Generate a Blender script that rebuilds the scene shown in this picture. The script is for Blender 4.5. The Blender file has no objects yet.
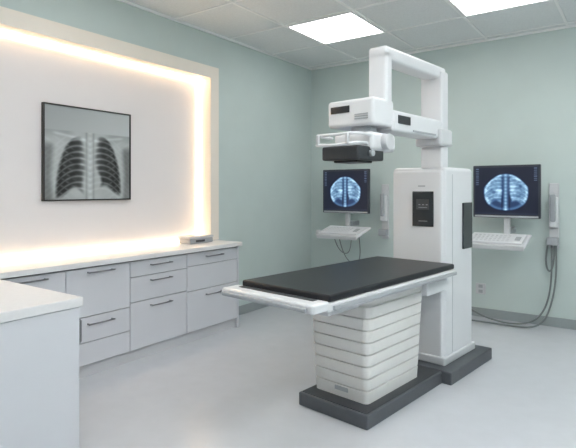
import bpy, bmesh, math, random
from mathutils import Vector, Matrix, noise
random.seed(3)
scene = bpy.context.scene
col = scene.collection
scene.view_settings.view_transform = 'Standard'

def lin(c):
    c = c/255.0
    return c/12.92 if c <= 0.04045 else ((c+0.055)/1.055)**2.4
def rgb(r, g, b): return (lin(r), lin(g), lin(b), 1)

# ------------------------------------------------------------ materials
def mat(name, c, rough=0.5, metal=0.0, emit=None, estr=0.0, nscale=0, namt=0.0, bump=0.0, spec=0.5, coat=0.0):
    m = bpy.data.materials.new(name); m.use_nodes = True
    nt = m.node_tree; b = nt.nodes['Principled BSDF']
    b.inputs['Base Color'].default_value = c
    b.inputs['Roughness'].default_value = rough
    b.inputs['Metallic'].default_value = metal
    b.inputs['Specular IOR Level'].default_value = spec
    b.inputs['Coat Weight'].default_value = coat
    if emit:
        b.inputs['Emission Color'].default_value = emit
        b.inputs['Emission Strength'].default_value = estr
    if nscale:
        tc = nt.nodes.new('ShaderNodeTexCoord')
        n = nt.nodes.new('ShaderNodeTexNoise'); n.inputs['Scale'].default_value = nscale
        n.inputs['Detail'].default_value = 4
        nt.links.new(tc.outputs['Object'], n.inputs['Vector'])
        cr = nt.nodes.new('ShaderNodeValToRGB')
        cr.color_ramp.elements[0].position = 0.3; cr.color_ramp.elements[1].position = 0.7
        cr.color_ramp.elements[0].color = tuple(max(0, x*(1-namt)) for x in c[:3])+(1,)
        cr.color_ramp.elements[1].color = tuple(min(1, x*(1+namt)) for x in c[:3])+(1,)
        nt.links.new(n.outputs['Fac'], cr.inputs['Fac'])
        nt.links.new(cr.outputs['Color'], b.inputs['Base Color'])
        if bump:
            bp = nt.nodes.new('ShaderNodeBump'); bp.inputs['Strength'].default_value = bump
            bp.inputs['Distance'].default_value = 0.002
            nt.links.new(n.outputs['Fac'], bp.inputs['Height'])
            nt.links.new(bp.outputs['Normal'], b.inputs['Normal'])
    return m

M = {}
M['wall'] = mat('sage_wall_paint', rgb(196, 209, 207), 0.7, nscale=3, namt=0.02)
M['niche'] = mat('niche_panel', rgb(230, 226, 228), 0.6, nscale=2, namt=0.01)
M['frame'] = mat('niche_frame_paint', rgb(238, 230, 220), 0.5, nscale=6, namt=0.01)
M['floor'] = mat('vinyl_floor', rgb(200, 203, 209), 0.26, nscale=9, namt=0.02, spec=0.5)
M['tile'] = mat('ceiling_tile', rgb(226, 230, 231), 0.9, nscale=90, namt=0.05, bump=0.3)
M['tbar'] = mat('ceiling_tbar', rgb(240, 242, 242), 0.5, nscale=20, namt=0.01)
M['base'] = mat('baseboard_vinyl', rgb(150, 158, 160), 0.5, nscale=20, namt=0.02)
M['lamp'] = mat('lamp_diffuser', rgb(255, 255, 255), 0.5, emit=(1, 0.985, 0.965, 1), estr=5.9)
M['led'] = mat('led_strip_warm', rgb(255, 230, 190), 0.5, emit=(1, 0.74, 0.46, 1), estr=18)
M['cab'] = mat('cabinet_laminate', rgb(211, 213, 220), 0.4, nscale=4, namt=0.01)
M['carc'] = mat('cabinet_carcass', rgb(110, 114, 120), 0.6, nscale=8, namt=0.02)
M['ctop'] = mat('countertop', rgb(228, 228, 230), 0.3, nscale=40, namt=0.02)
M['steel'] = mat('brushed_steel', rgb(140, 142, 146), 0.35, 0.8, nscale=60, namt=0.05)
M['white'] = mat('enamel_white', rgb(223, 225, 229), 0.32, nscale=5, namt=0.01, coat=0.2)
M['offw'] = mat('enamel_offwhite', rgb(204, 206, 210), 0.4, nscale=5, namt=0.01)
M['lgray'] = mat('light_gray_plastic', rgb(166, 170, 176), 0.45, nscale=20, namt=0.02)
M['bell'] = mat('bellows_cover', rgb(226, 225, 224), 0.55, nscale=10, namt=0.02)
M['gray'] = mat('dark_gray_base', rgb(80, 84, 90), 0.45, nscale=30, namt=0.05)
M['black'] = mat('black_pad', rgb(24, 26, 32), 0.36, nscale=30, namt=0.08, spec=0.4)
M['dark'] = mat('dark_glass', rgb(38, 42, 48), 0.15, nscale=5, namt=0.05)
M['dgray'] = mat('charcoal_plastic', rgb(50, 53, 58), 0.4, nscale=20, namt=0.05)
M['bezel'] = mat('monitor_bezel', rgb(54, 59, 68), 0.35, nscale=20, namt=0.04)
M['bframe'] = mat('picture_frame_black', rgb(40, 38, 38), 0.4, nscale=20, namt=0.05)
M['cable'] = mat('cable_gray', rgb(120, 127, 128), 0.5, nscale=20, namt=0.04)

def attr_mat(name, emit, rough=0.25):
    m = bpy.data.materials.new(name); m.use_nodes = True
    nt = m.node_tree; b = nt.nodes['Principled BSDF']
    a = nt.nodes.new('ShaderNodeVertexColor'); a.layer_name = 'Col'
    b.inputs['Roughness'].default_value = rough
    if emit > 0:
        b.inputs['Base Color'].default_value = (0.01, 0.01, 0.015, 1)
        nt.links.new(a.outputs['Color'], b.inputs['Emission Color'])
        b.inputs['Emission Strength'].default_value = emit
    else:
        nt.links.new(a.outputs['Color'], b.inputs['Base Color'])
    return m
M['film'] = attr_mat('xray_film_print', 0, 0.4)
M['screen'] = attr_mat('xray_screen', 1.1, 0.3)

# ------------------------------------------------------------ geometry helpers
LOCAL = set()
def group(name, loc, rotz=0.0, local=False):
    e = bpy.data.objects.new(name, None); col.objects.link(e)
    e.location = loc; e.rotation_euler = (0, 0, rotz); e.empty_display_size = 0.1
    if local: LOCAL.add(e.name)
    return e
def off(parent):
    if parent is None or parent.name in LOCAL: return Vector((0, 0, 0))
    return Vector(parent.location)
def finish(name, me, m, parent, centre):
    for mm in (m if isinstance(m, list) else [m]): me.materials.append(mm)
    o = bpy.data.objects.new(name, me); col.objects.link(o)
    o.location = centre
    if parent: o.parent = parent
    return o
def bmbox(bm, x0, x1, y0, y1, z0, z1, bevel=0, seg=2, mi=0):
    t = bmesh.new()
    r = bmesh.ops.create_cube(t, size=1)
    for v in t.verts:
        v.co = Vector(((x0+x1)/2+v.co.x*(x1-x0), (y0+y1)/2+v.co.y*(y1-y0), (z0+z1)/2+v.co.z*(z1-z0)))
    if bevel > 0:
        b = min(bevel, 0.49*min(x1-x0, y1-y0, z1-z0))
        bmesh.ops.bevel(t, geom=t.edges[:], offset=b, segments=seg, profile=0.5, affect='EDGES')
    for f in t.faces: f.material_index = mi
    me = bpy.data.meshes.new('tmp'); t.to_mesh(me); t.free()
    bm.from_mesh(me); bpy.data.meshes.remove(me)
def boxes(name, lst, m, parent=None, bevel=0, seg=2):
    o0 = off(parent)
    bm = bmesh.new()
    for b in lst:
        mi = b[6] if len(b) > 6 else 0
        bmbox(bm, *b[:6], bevel=bevel, seg=seg, mi=mi)
    xs = [v.co.copy() for v in bm.verts]
    c = Vector(((min(v.x for v in xs)+max(v.x for v in xs))/2, (min(v.y for v in xs)+max(v.y for v in xs))/2, (min(v.z for v in xs)+max(v.z for v in xs))/2))
    for v in bm.verts: v.co -= c
    me = bpy.data.meshes.new(name); bm.to_mesh(me); bm.free()
    return finish(name, me, m, parent, c-o0)
def box(name, x0, x1, y0, y1, z0, z1, m, parent=None, bevel=0, seg=2):
    return boxes(name, [(x0, x1, y0, y1, z0, z1)], m, parent, bevel, seg)
def tube(name, paths, rad, m, parent=None, smooth=False):
    cu = bpy.data.curves.new(name, 'CURVE'); cu.dimensions = '3D'
    cu.bevel_depth = rad; cu.bevel_resolution = 3; cu.use_fill_caps = True
    o0 = off(parent)
    for pts in paths:
        if smooth:
            s = cu.splines.new('NURBS'); s.points.add(len(pts)-1)
            for p, q in zip(s.points, pts): p.co = (*(Vector(q)-o0), 1)
            s.order_u = 4; s.use_endpoint_u = True; s.resolution_u = 8
        else:
            s = cu.splines.new('POLY'); s.points.add(len(pts)-1)
            for p, q in zip(s.points, pts): p.co = (*(Vector(q)-o0), 1)
    t = bpy.data.objects.new('tmpc', cu); col.objects.link(t)
    dg = bpy.context.evaluated_depsgraph_get(); dg.update()
    me = bpy.data.meshes.new_from_object(t.evaluated_get(dg))
    bpy.data.objects.remove(t); me.name = name
    for p in me.polygons: p.use_smooth = True
    me.materials.clear()
    return finish(name, me, m, parent, Vector((0, 0, 0)))
def cyl(name, c, r, h, m, parent=None, axis='Z', r2=None, seg=32):
    bm = bmesh.new()
    bmesh.ops.create_cone(bm, cap_ends=True, segments=seg, radius1=r, radius2=r if r2 is None else r2, depth=h)
    if axis == 'X': bmesh.ops.rotate(bm, matrix=Matrix.Rotation(math.pi/2, 3, 'Y'), verts=bm.verts)
    if axis == 'Y': bmesh.ops.rotate(bm, matrix=Matrix.Rotation(math.pi/2, 3, 'X'), verts=bm.verts)
    me = bpy.data.meshes.new(name); bm.to_mesh(me); bm.free()
    for p in me.polygons: p.use_smooth = len(p.vertices) < 5
    return finish(name, me, m, parent, Vector(c)-off(parent))
def loft(name, x0, x1, y0, y1, prof, r, m, parent=None):
    """rounded rectangle section swept up a (z, grow) profile"""
    bm = bmesh.new(); rings = []
    for (z, g) in prof:
        ring = []
        rr = max(0.005, r+g)
        for (cx, cy, a0) in ((x1-r, y1-r, 0), (x0+r, y1-r, 90), (x0+r, y0+r, 180), (x1-r, y0+r, 270)):
            for k in range(6):
                a = math.radians(a0+k*18)
                ring.append(bm.verts.new((cx+rr*math.cos(a), cy+rr*math.sin(a), z)))
        rings.append(ring)
    n = len(rings[0])
    for a, b in zip(rings, rings[1:]):
        for i in range(n): bm.faces.new((a[i], a[(i+1) % n], b[(i+1) % n], b[i]))
    bm.faces.new(rings[-1]); bm.faces.new(list(reversed(rings[0])))
    me = bpy.data.meshes.new(name); bm.to_mesh(me); bm.free()
    return finish(name, me, m, parent, -off(parent))
def image_grid(name, P0, U, V, nu, nv, fn, m, parent=None):
    """flat picture: grid with per-vertex colours; u,v in 0..1"""
    o0 = off(parent); P0 = Vector(P0)-o0; U = Vector(U); V = Vector(V)
    vs = [P0+U*(i/nu)+V*(j/nv) for j in range(nv+1) for i in range(nu+1)]
    fs = [(j*(nu+1)+i, j*(nu+1)+i+1, (j+1)*(nu+1)+i+1, (j+1)*(nu+1)+i) for j in range(nv) for i in range(nu)]
    me = bpy.data.meshes.new(name); me.from_pydata([tuple(v) for v in vs], [], fs)
    ca = me.color_attributes.new('Col', 'FLOAT_COLOR', 'POINT')
    k = 0
    for j in range(nv+1):
        for i in range(nu+1):
            c = fn(i/nu, j/nv)
            ca.data[k].color = (lin(c[0]), lin(c[1]), lin(c[2]), 1); k += 1
    return finish(name, me, m, parent, Vector((0, 0, 0)))

# ------------------------------------------------------------ X-ray pictures
def sm(a, b, x):
    t = max(0, min(1, (x-a)/(b-a))); return t*t*(3-2*t)
def lung(x, y):
    """x -1..1 centred, y 0 (bottom) .. 1 (top)"""
    s = abs(x); side = 1 if x > 0 else -1
    y = y-0.02*side
    t = max(0, min(1, y))
    outer = 0.28+0.54*math.sqrt(max(0, 1-t**2.2))+0.03*(1-t)
    inner = 0.12+0.10*t**4
    if side > 0: inner += 0.17*math.exp(-((t-0.22)/0.2)**2)
    else: inner += 0.06*math.exp(-((t-0.2)/0.22)**2)
    bot = 0.0+0.17*math.exp(-((s-0.38)/0.24)**2)
    mk = sm(inner-0.05, inner+0.07, s)*(1-sm(outer-0.08, outer+0.03, s))
    mk *= sm(bot-0.05, bot+0.06, y)*(1-sm(0.9, 1.03, y))
    return mk
def ribs(x, y):
    s = abs(x); r = 0
    for i in range(10):
        yc = 0.97-0.098*i+0.09*math.sin(min(s, .8)*3.2)-0.30*s*s
        r = max(r, math.exp(-((y-yc)/0.020)**2)*(1-0.25*s))
    for i in range(8):
        yc = 0.92-0.118*i-0.42*(0.8-s)
        r = max(r, 0.6*math.exp(-((y-yc)/0.022)**2)*sm(0.25, 0.6, s))
    return r
def film(u, v):
    n1 = noise.noise(Vector((u*6, v*6, 0))); n2 = noise.noise(Vector((u*16, v*16, 3)))
    x = (u-0.5)*2/0.92; y = (v-0.03)/0.68
    s = abs(x)
    k = sm(0.735, 0.75, v); top = 168+30*u-10*(v-0.73)/0.27
    R = ribs(x, y)
    body = 180+9*n1+10*R*(1 if y < 0.95 else 0)
    body -= 60*sm(0.86, 1.02, s+0.12*abs(y-0.35))*(1-sm(0.75, 0.9, y))
    if y > 0.80: body -= 22*sm(0.3, 0.6, s)*sm(0.85, 1.05, y)
    L = lung(x, y)
    dk = 28+80*R+26*n2+62*math.exp(-((s-0.17)/0.10)**2)+12*y
    dk -= 16*sm(0.55, 0.78, s)
    c = body*(1-L)+dk*L
    c += 18*math.exp(-(x/0.06)**2)*(0.6+0.4*math.sin(v*95))-24*math.exp(-((s-0.09)/0.03)**2)
    cl = math.exp(-((y-0.93-0.10*(s-0.15))/0.022)**2)*sm(0.06, 0.14, s)*(1-sm(0.8, 0.95, s))
    c += 30*cl
    c = c*(1-k)+top*k
    c = max(14, min(222, c))
    return (c*0.97, c, c*1.01)
def screen(u, v):
    x = (u-0.5)*2/0.74; y = (v-0.10)/0.80
    s = abs(x); n = noise.noise(Vector((u*11, v*11, 5))); n2 = noise.noise(Vector((u*24, v*24, 9)))
    e = (s/0.98)**2.3+(abs(y-0.47)/0.50)**2.3
    if y > 0.6: e += 0.8*(y-0.6)*s*s*3
    body = 1-sm(0.84, 1.04, e)
    notch = math.exp(-(x/0.14)**2)*sm(0.80, 0.95, y)
    inner = 0.13+(0.12 if x > 0 else 0.05)*math.exp(-((y-0.22)/0.16)**2)
    lobe = body*sm(inner-0.04, inner+0.06, s)*sm(0.05, 0.16, y-0.15*math.exp(-((s-0.42)/0.26)**2))
    rim = math.exp(-((e-0.80)/0.15)**2)
    b = 0.20*body+0.26*rim*body
    b += lobe*(0.30+0.20*ribs(x*0.85, y)+0.26*n+0.14*n2)
    b += 0.28*lobe*math.exp(-((s-0.30)/0.14)**2)*max(0, 1-abs(y-0.5)*2.2)
    b += 0.60*math.exp(-(x/0.075)**2)*body*(0.85+0.15*math.sin(v*85))*(1-0.4*notch)
    b -= 0.16*math.exp(-((s-0.16)/0.035)**2)*body
    b = max(0, min(1, b))
    r, g, bb = 10+190*b**1.4, 17+218*b**1.1, 38+215*b**0.85
    if ((0.015 < u < 0.06 and v > 0.62) or (0.94 < u < 0.985 and v > 0.7)) and math.sin(v*150) > 0.4:
        r, g, bb = 95, 112, 140
    if v < 0.04: r, g, bb = 28, 36, 54
    return (r, g, min(255, bb))

# ------------------------------------------------------------ room shell
W = 3.70; D = 5.756; H = 3.052; NB = 3.85
XR = 2.1; YF = -1.7
NY0, NY1, NZ0, NZ1 = 0.70, 3.80, 0.83, 2.58
box('floor', -4.0, XR, YF, D+0.15, -0.1, 0, M['floor'])
box('ceiling', -4.0, XR, YF, D+0.15, H, H+0.1, M['tile'])
boxes('wall_left', [(-4.0, -W, YF, D, 0, NZ0), (-4.0, -W, YF, D, NZ1, H),
                    (-4.0, -W, YF, NY0, NZ0, NZ1), (-4.0, -W, NY1, D, NZ0, NZ1),
                    (-4.0, -NB, NY0, NY1, NZ0, NZ1, 1)], [M['wall'], M['niche']])
box('wall_back', -4.0, XR, D, D+0.15, 0, H, M['wall'])
box('wall_right', XR, XR+0.15, YF, D+0.15, 0, H, M['wall'])
box('wall_front', -4.0, XR+0.15, YF-0.15, YF, 0, H, M['wall'])
box('baseboard_left', -W, -W+0.012, 3.90, D, 0, 0.10, M['base'], bevel=0.003)
box('baseboard_back', -W, XR, D-0.012, D, 0, 0.10, M['base'], bevel=0.003)
boxes('trim_1', [(-W, XR, D-0.022, D, H-0.02, H), (-W, -W+0.022, YF, D-0.022, H-0.02, H)], M['tbar'])
fw = 0.11; fx = -W+0.02
boxes('trim_2', [(-W, fx, NY1, NY1+fw, NZ0+0.045, NZ1+fw), (-W, fx, NY0-fw, NY0, NZ0+0.045, NZ1+fw), (-W, fx, NY0, NY1, NZ1, NZ1+fw),
                 (-NB, fx, NY1-0.012, NY1, NZ0+0.04, NZ1), (-NB, fx, NY0, NY0+0.012, NZ0+0.04, NZ1), (-NB, fx, NY0+0.012, NY1-0.012, NZ1-0.012, NZ1)], M['frame'])
box('trim_3', -NB+0.002, -W+0.001, NY0+0.014, NY1-0.014, 0.83, 0.869, M['ctop'])
g = group('led_strip_light', (-NB, 2.25, NZ0+0.04))
box('led_top', -NB+0.004, -NB+0.02, NY0+0.03, NY1-0.03, NZ1-0.030, NZ1-0.014, M['led'], g)
box('led_side', -NB+0.004, -NB+0.02, NY1-0.030, NY1-0.014, NZ0+0.07, NZ1-0.03, M['led'], g)
box('led_bottom', -NB+0.004, -NB+0.02, NY0+0.03, NY1-0.03, NZ0+0.042, NZ0+0.056, M['led'], g)

# ceiling grid + light panels
P = 0.775; GX = -2.95; GY = 4.08
bars = []
xs = [GX+P*k for k in range(-1, 7) if -3.9 < GX+P*k < XR]
ys = [GY+P*k for k in range(-7, 3) if YF < GY+P*k < D]
for x in xs: bars.append((x-0.012, x+0.012, YF, D, H-0.008, H))
for y in ys: bars.append((-W, XR, y-0.012, y+0.012, H-0.0075, H))
boxes('ceiling_grid', bars, M['tbar'])
for (i, j) in [(0, 0), (2, 0), (4, 0), (0, -3), (2, -3), (4, -3), (0, -6), (2, -6), (4, -6)]:
    x = GX+P*i; y = GY+P*j
    gp = group('ceiling_light_panel', (x+P/2, y+P/2, H))
    boxes('panel_frame', [(x+.013, x+.035, y+.013, y+P-.013, H-.014, H-.001), (x+P-.035, x+P-.013, y+.013, y+P-.013, H-.014, H-.001),
                          (x+.035, x+P-.035, y+.013, y+.035, H-.014, H-.001), (x+.035, x+P-.035, y+P-.035, y+P-.013, H-.014, H-.001)], M['tbar'], gp)
    box('diffuser', x+.035, x+P-.035, y+.035, y+P-.035, H-.010, H-.002, M['lamp'], gp)

# made-up pendant, added out of view to the right to brighten the ceiling
g = group('added_pendant_fill', (1.0, 1.9, 2.5))
box('added_fill_housing', .85, 1.15, .4, 3.4, 2.46, 2.52, M['offw'], g, bevel=.01)
tube('added_fill_wires', [[(1.0, .8, 2.51), (1.0, .8, H)], [(1.0, 3.0, 2.51), (1.0, 3.0, H)]], .004, M['steel'], g)
ld = bpy.data.lights.new('added_ceiling_fill', 'AREA'); ld.shape = 'RECTANGLE'; ld.size = .26; ld.size_y = 2.9
ld.energy = 110; ld.color = (1, .99, .97)  # upward fill lamp, added to lift the ceiling brightness
lo = bpy.data.objects.new('added_ceiling_fill', ld); col.objects.link(lo); lo.parent = g
lo.location = (0, 0, .035); lo.rotation_euler = (math.pi, 0, 0)

# ------------------------------------------------------------ cabinets
FX = -3.38
def handle(g, y0, y1, z, x=FX, nm='handle'):
    tube(nm, [[(x-0.002, y0+.012, z), (x+0.022, y0+.012, z), (x+0.032, y0+.004, z), (x+0.032, y1-.004, z), (x+0.022, y1-.012, z), (x-0.002, y1-.012, z)]], 0.0058, M['steel'], g)
g = group('base_cabinet', (-3.5, 2.7, 0))
box('carcass', -3.69, FX-0.02, 1.48, 3.865, 0.09, 0.825, M['carc'], g)
box('end_panel', -3.69, FX, 3.865, 3.885, 0.0, 0.825, M['cab'], g)
box('plinth', -3.69, FX-0.03, 1.48, 3.865, 0.0, 0.09, M['offw'], g)
box('countertop', -W+0.002, -3.345, 1.47, 3.905, 0.83, 0.87, M['ctop'], g, bevel=0.004)
cols = [(1.485, 2.007, [(0.095, 0.44), (0.44, 0.82)], [0.785]),
        (2.007, 2.557, [(0.095, 0.265), (0.265, 0.455), (0.455, 0.82)], [0.40, 0.785]),
        (2.557, 3.175, [(0.095, 0.485), (0.485, 0.69), (0.69, 0.82)], [0.435, 0.645, 0.775]),
        (3.175, 3.862, [(0.095, 0.47), (0.47, 0.70), (0.70, 0.82)], [0.415, 0.775])]
for ci, (y0, y1, rows, hs) in enumerate(cols):
    boxes('drawer_fronts_%d' % (ci+1), [(FX-0.02, FX, y0+.003, y1-.003, a+.003, b-.003) for a, b in rows], M['cab'], g, bevel=0.002)
    ym = (y0+y1)/2
    for k, z in enumerate(hs): handle(g, ym-0.115, ym+0.115, z, nm='handle_%d_%d' % (ci+1, k+1))

g = group('peninsula_cabinet', (-3.0, 0.4, 0))
box('carcass', -3.69, -2.36, -0.6, 1.42, 0.08, 0.815, M['cab'], g)
box('plinth', -3.69, -2.40, -0.56, 1.38, 0.0, 0.08, M['offw'], g)
boxes('side_panels', [(-2.36, -2.312, -0.6, 1.445, 0.0, 0.812)], M['cab'], g, bevel=0.002)
boxes('door_fronts', [(-3.0, -2.69, 1.42, 1.437, 0.09, 0.81), (-2.685, -2.365, 1.42, 1.437, 0.09, 0.81)], M['cab'], g, bevel=0.002)
box('countertop', -3.69, -2.30, -0.62, 1.46, 0.815, 0.862, M['ctop'], g, bevel=0.005)
tube('door_handle', [[(-2.345, 1.44, 0.62), (-2.345, 1.462, 0.62), (-2.345, 1.472, 0.63), (-2.345, 1.472, 0.73), (-2.345, 1.462, 0.74), (-2.345, 1.44, 0.74)]], 0.0065, M['steel'], g)

g = group('card_index_box', (-3.70, 3.55, 0.87))
box('body', -3.76, -3.60, 3.42, 3.74, 0.871, 0.918, M['lgray'], g, bevel=0.008)
box('lid', -3.765, -3.595, 3.415, 3.745, 0.920, 0.942, M['offw'], g, bevel=0.006)
box('label_plate', -3.6005, -3.597, 3.50, 3.62, 0.885, 0.905, M['dgray'], g)

# framed chest x-ray
py0, py1, pz0, pz1 = 2.08, 2.897, 1.312, 2.088
g = group('framed_chest_xray', (-NB, (py0+py1)/2, (pz0+pz1)/2))
f = 0.011; xa, xb = -NB+0.001, -NB+0.032
boxes('picture_frame', [(xa, xb, py0, py0+f, pz0, pz1), (xa, xb, py1-f, py1, pz0, pz1), (xa, xb, py0+f, py1-f, pz0, pz0+f), (xa, xb, py0+f, py1-f, pz1-f, pz1)], M['bframe'], g)
box('backing', xa, xb-0.01, py0+f, py1-f, pz0+f, pz1-f, M['offw'], g)
image_grid('xray_print', (xb-0.008, py0+f, pz0+f), (0, py1-py0-2*f, 0), (0, 0, pz1-pz0-2*f), 240, 240, film, M['film'], g)

# ------------------------------------------------------------ X-ray machine (local: x=s length, y=t width)
g = group('xray_machine', (-1.302, 2.202, 0), math.radians(83), local=True)
boxes('base_plate', [(.43, 1.46, .06, .59, 0, .085)], M['gray'], g, bevel=0.008)
boxes('base_plate_rear', [(1.40, 2.18, -.01, .64, 0, .092)], M['gray'], g, bevel=0.008)
box('base_tread', .45, 1.45, .08, .57, .085, .089, M['dgray'], g)
prof = [(0.085, 0.0)]
z = 0.10; n = 8; dz = (0.70-0.10)/n
for i in range(n):
    k = 0.030*i/(n-1)
    prof += [(z, k), (z+dz*0.84, k+0.005), (z+dz*0.88, k-0.008), (z+dz*0.96, k-0.008)]
    z += dz
prof += [(0.71, 0.04), (0.735, 0.04)]
loft('bellows_pedestal', .55, 1.20, .14, .55, prof, 0.03, M['bell'], g)
box('pedestal_label', .541, .548, .28, .38, .13, .155, M['lgray'], g)
box('carriage', .34, 1.42, .10, .58, .725, .775, M['offw'], g, bevel=0.01)
box('carriage_drive', 1.18, 1.50, .06, .60, .66, .765, M['white'], g, bevel=0.015)
box('table_frame', -.02, 1.50, .0, .67, .775, .822, M['white'], g, bevel=0.008)
boxes('side_rails', [(.02, 1.48, -.018, .0, .785, .808), (.02, 1.48, .67, .688, .785, .808)], M['lgray'], g, bevel=0.004)
box('table_pad', .0, 1.49, .005, .665, .824, .862, M['black'], g, bevel=0.012, seg=3)
box('end_bumper', -.14, -.005, -.005, .69, .785, .835, M['white'], g, bevel=0.014, seg=3)
boxes('bumper_slots', [(-.065, -.03, .06, .62, .8352, .838)], M['dgray'], g)
boxes('end_grip', [(-.165, -.142, .03, .66, .795, .82)], M['lgray'], g, bevel=0.008)
box('bucky_tray', .05, .34, .05, .60, .735, .772, M['offw'], g, bevel=0.008)
boxes('tray_grip', [(.03, .05, .22, .44, .742, .762)], M['lgray'], g, bevel=0.004)
# column
box('column_body', 1.535, 2.05, .10, .55, .09, 1.575, M['white'], g, bevel=0.03, seg=4)
box('column_front_cover', 1.515, 1.56, .115, .535, .12, 1.55, M['white'], g, bevel=0.018, seg=3)
box('column_skirt', 1.50, 2.07, .085, .565, .09, .15, M['offw'], g, bevel=0.01)
box('control_panel', 1.506, 1.516, .18, .356, 1.12, 1.39, M['dark'], g, bevel=0.01)
boxes('panel_display', [(1.503, 1.5065, .215, .32, 1.25, 1.33)], M['dgray'], g)
boxes('panel_marks', [(1.502, 1.5035, .225+.03*i, .24+.03*i, 1.285, 1.29) for i in range(3)] + [(1.502, 1.5035, .23, .30, 1.265, 1.268), (1.504, 1.507, .23, .30, 1.16, 1.164)], M['lgray'], g)
boxes('column_mark', [(1.5135, 1.516, .25, .31, 1.425, 1.435)], M['lgray'], g)
boxes('column_seams', [(1.66, 1.665, .0985, .102, .16, 1.52)], M['lgray'], g)
box('side_display', 1.84, 2.02, .088, .102, .93, 1.30, M['dark'], g, bevel=0.008)
# gantry
box('gantry_post', 1.53, 1.64, .12, .30, 1.56, 2.30, M['white'], g, bevel=0.018, seg=3)
box('upper_beam', .77, 1.64, .14, .28, 2.245, 2.335, M['white'], g, bevel=0.02, seg=3)
box('front_post', .77, .85, .14, .28, 1.93, 2.31, M['white'], g, bevel=0.02, seg=3)
box('lower_beam', .84, 1.60, .13, .29, 1.785, 1.925, M['white'], g, bevel=0.018, seg=3)
box('beam_collar', 1.48, 1.67, .10, .32, 1.73, 1.86, M['offw'], g, bevel=0.02, seg=3)
box('beam_label', .90, 1.06, .125, .131, 1.84, 1.895, M['dgray'], g)
boxes('beam_rib', [(1.10, 1.44, .124, .131, 1.80, 1.812)], M['lgray'], g)
box('tube_housing', .62, .87, .14, .50, 1.81, 1.985, M['white'], g, bevel=0.022, seg=4)
boxes('housing_display', [(.615, .622, .32, .47, 1.90, 1.945)], M['dark'], g, bevel=0.003)
boxes('housing_vent', [(.615, .622, .18, .28, 1.85+.014*k, 1.856+.014*k) for k in range(3)], M['lgray'], g)
cyl('swivel_neck', (.74, .29, 1.785), .085, .07, M['lgray'], g)
box('tube_head', .59, .88, .13, .43, 1.645, 1.765, M['white'], g, bevel=0.03, seg=4)
cyl('head_end_cap', (.735, .115, 1.705), .05, .05, M['offw'], g, axis='Y')
box('collimator', .47, .76, .15, .43, 1.585, 1.672, M['dgray'], g, bevel=0.012, seg=3)
box('collimator_aperture', .53, .70, .20, .38, 1.572, 1.588, M['black'], g, bevel=0.004)
cyl('collimator_knob', (.60, .14, 1.628), .02, .025, M['lgray'], g, axis='Y')
tube('steering_handles', [
    [(.62, .15, 1.74), (.50, .14, 1.745), (.42, .16, 1.74), (.41, .30, 1.735), (.42, .45, 1.74), (.50, .475, 1.745), (.62, .46, 1.74)],
    [(.60, .17, 1.69), (.47, .15, 1.69), (.405, .18, 1.675), (.395, .30, 1.67), (.405, .43, 1.675), (.47, .47, 1.69), (.60, .44, 1.69)]], 0.010, M['white'], g, smooth=True)
boxes('handle_ties', [(.40, .42, .18, .20, 1.675, 1.74), (.40, .42, .40, .42, 1.675, 1.74)], M['offw'], g, bevel=0.004)

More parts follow.
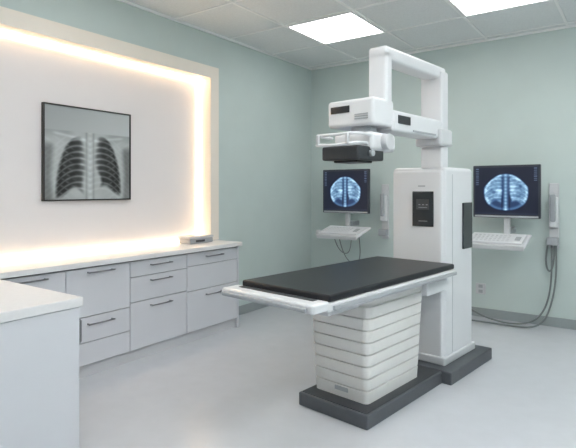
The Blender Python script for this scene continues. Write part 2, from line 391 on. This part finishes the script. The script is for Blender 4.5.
# ------------------------------------------------------------ wall workstations
def station(x0, dx):
    w = 0.645; x1 = x0+w; yf = 5.45; z0, z1 = 1.115, 1.655
    g = group('medical_monitor', (x0+w/2, D, 1.4))
    box('bezel', x0, x1, yf, yf+.045, z0, z1, M['bezel'], g, bevel=0.008)
    box('rear_shell', x0+.06, x1-.06, yf+.045, yf+.08, z0+.06, z1-.06, M['offw'], g, bevel=0.015)
    image_grid('screen', (x0+.022, yf-.0015, z0+.035), (w-.044, 0, 0), (0, 0, z1-z0-.06), 170, 150, screen, M['screen'], g)
    boxes('chin_strip', [(x0+.02, x1-.02, yf-.004, yf, z0+.006, z0+.024)], M['lgray'], g)
    cx = (x0+x1)/2
    box('mount_bracket', cx-.05, cx+.05, yf+.08, D-.001, 1.33, 1.45, M['lgray'], g, bevel=0.01)
    box('tray_stem', cx-.03, cx+.03, yf+.05, yf+.09, .95, 1.16, M['offw'], g, bevel=0.01)
    box('stem_wall_bracket', cx-.04, cx+.04, yf+.085, D-.001, .95, 1.01, M['lgray'], g, bevel=0.01)
    bx0, bx1 = x0+dx, x0+dx+.56
    if dx > .05:
        tube('hanging_cables', [
            [(bx0+.10, 5.36, .90), (bx0+.11, 5.40, .72), (bx0+.18, 5.5, .56), (bx0+.24, 5.6, .62), (bx0+.28, 5.5, .93)],
            [(bx0+.16, 5.38, .90), (bx0+.18, 5.43, .62), (bx0+.26, 5.6, .40), (bx0+.34, 5.7, .5), (bx0+.36, 5.52, .93)]], 0.006, M['cable'], g, smooth=True)
    k = group('control_keyboard', ((bx0+bx1)/2, 5.3, .91))
    box('tray', bx0, bx1, 5.12, yf+.04, .885, .91, M['white'], k, bevel=0.01)
    box('front_lip', bx0+.01, bx1-.01, 5.11, 5.13, .865, .915, M['offw'], k, bevel=0.008)
    box('keyboard_body', bx0+.03, bx1-.03, 5.15, 5.42, .912, .932, M['white'], k, bevel=0.008)
    boxes('keys', [(bx0+.055+.04*i, bx0+.080+.04*i, 5.18+.05*j, 5.203+.05*j, .932, .937) for i in range(9) for j in range(4)], M['offw'], k, bevel=0.003)
    boxes('track_pad', [(bx1-.11, bx1-.06, 5.22, 5.32, .932, .938)], M['lgray'], k, bevel=0.003)
    cyl('side_grip', (bx0-.02, 5.22, .90), .03, .05, M['offw'], k, axis='X')
    k.rotation_euler = (math.radians(14), 0, 0)
    k.parent = g; k.location = Vector(k.location)-Vector(g.location)
    q = group('wall_handset_holder', (x1+.07, D, 1.1))
    box('wall_rail', x1+.035, x1+.125, D-.03, D-.001, .80, 1.47, M['offw'], q, bevel=0.008)
    box('holder_box', x1+.04, x1+.12, D-.085, D-.03, 1.02, 1.33, M['white'], q, bevel=0.012)
    box('handset', x1+.055, x1+.105, D-.12, D-.085, 1.08, 1.36, M['lgray'], q, bevel=0.012)
    box('cable_clamp', x1+.02, x1+.13, D-.10, D-.03, .84, .92, M['lgray'], q, bevel=0.01)
    return x1, q
station(-3.33, .10)
xr, q = station(-1.473, 0.0)
yw = D-.05
tube('hanging_cables', [
    [(xr+.06, yw, .86), (xr+.07, yw-.02, .6), (xr+.06, yw-.05, .3), (xr-.05, yw-.10, .06), (xr-.25, yw-.15, .012), (xr-.5, yw-.10, .012), (xr-.75, yw-.1, .10), (xr-.86, yw-.06, .22)],
    [(xr+.10, yw, .86), (xr+.12, yw-.03, .55), (xr+.07, yw-.08, .2), (xr-.02, yw-.16, .02), (xr-.2, yw-.22, .012), (xr-.5, yw-.2, .012), (xr-.9, yw-.3, .03)],
    [(xr+.03, yw, .86), (xr+.0, yw-.02, .7), (xr+.03, yw-.02, .5), (xr+.09, yw-.02, .62), (xr+.09, yw, .86)]],
    0.009, M['cable'], q, smooth=True)
g = group('wall_outlet', (-1.47, D, 0.31))
box('plate', -1.525, -1.42, D-.008, D-.0005, .25, .37, M['offw'], g, bevel=0.003)
boxes('sockets', [(-1.495, -1.45, D-.011, D-.008, .265, .30), (-1.495, -1.45, D-.011, D-.008, .32, .355)], M['lgray'], g, bevel=0.001)

# ------------------------------------------------------------ camera & world
cd = bpy.data.cameras.new('camera'); cam = bpy.data.objects.new('camera', cd); col.objects.link(cam)
cam.location = (0, 0, 1.4); cam.rotation_euler = (math.radians(90), 0, math.radians(35.4))
cd.sensor_width = 36; cd.lens = 36*501/576; cd.shift_y = -34/576; cd.clip_start = 0.05
scene.camera = cam
w = bpy.data.worlds.new('world'); scene.world = w; w.use_nodes = True
w.node_tree.nodes['Background'].inputs[0].default_value = (0.8, 0.9, 1, 1)
w.node_tree.nodes['Background'].inputs[1].default_value = 0.2
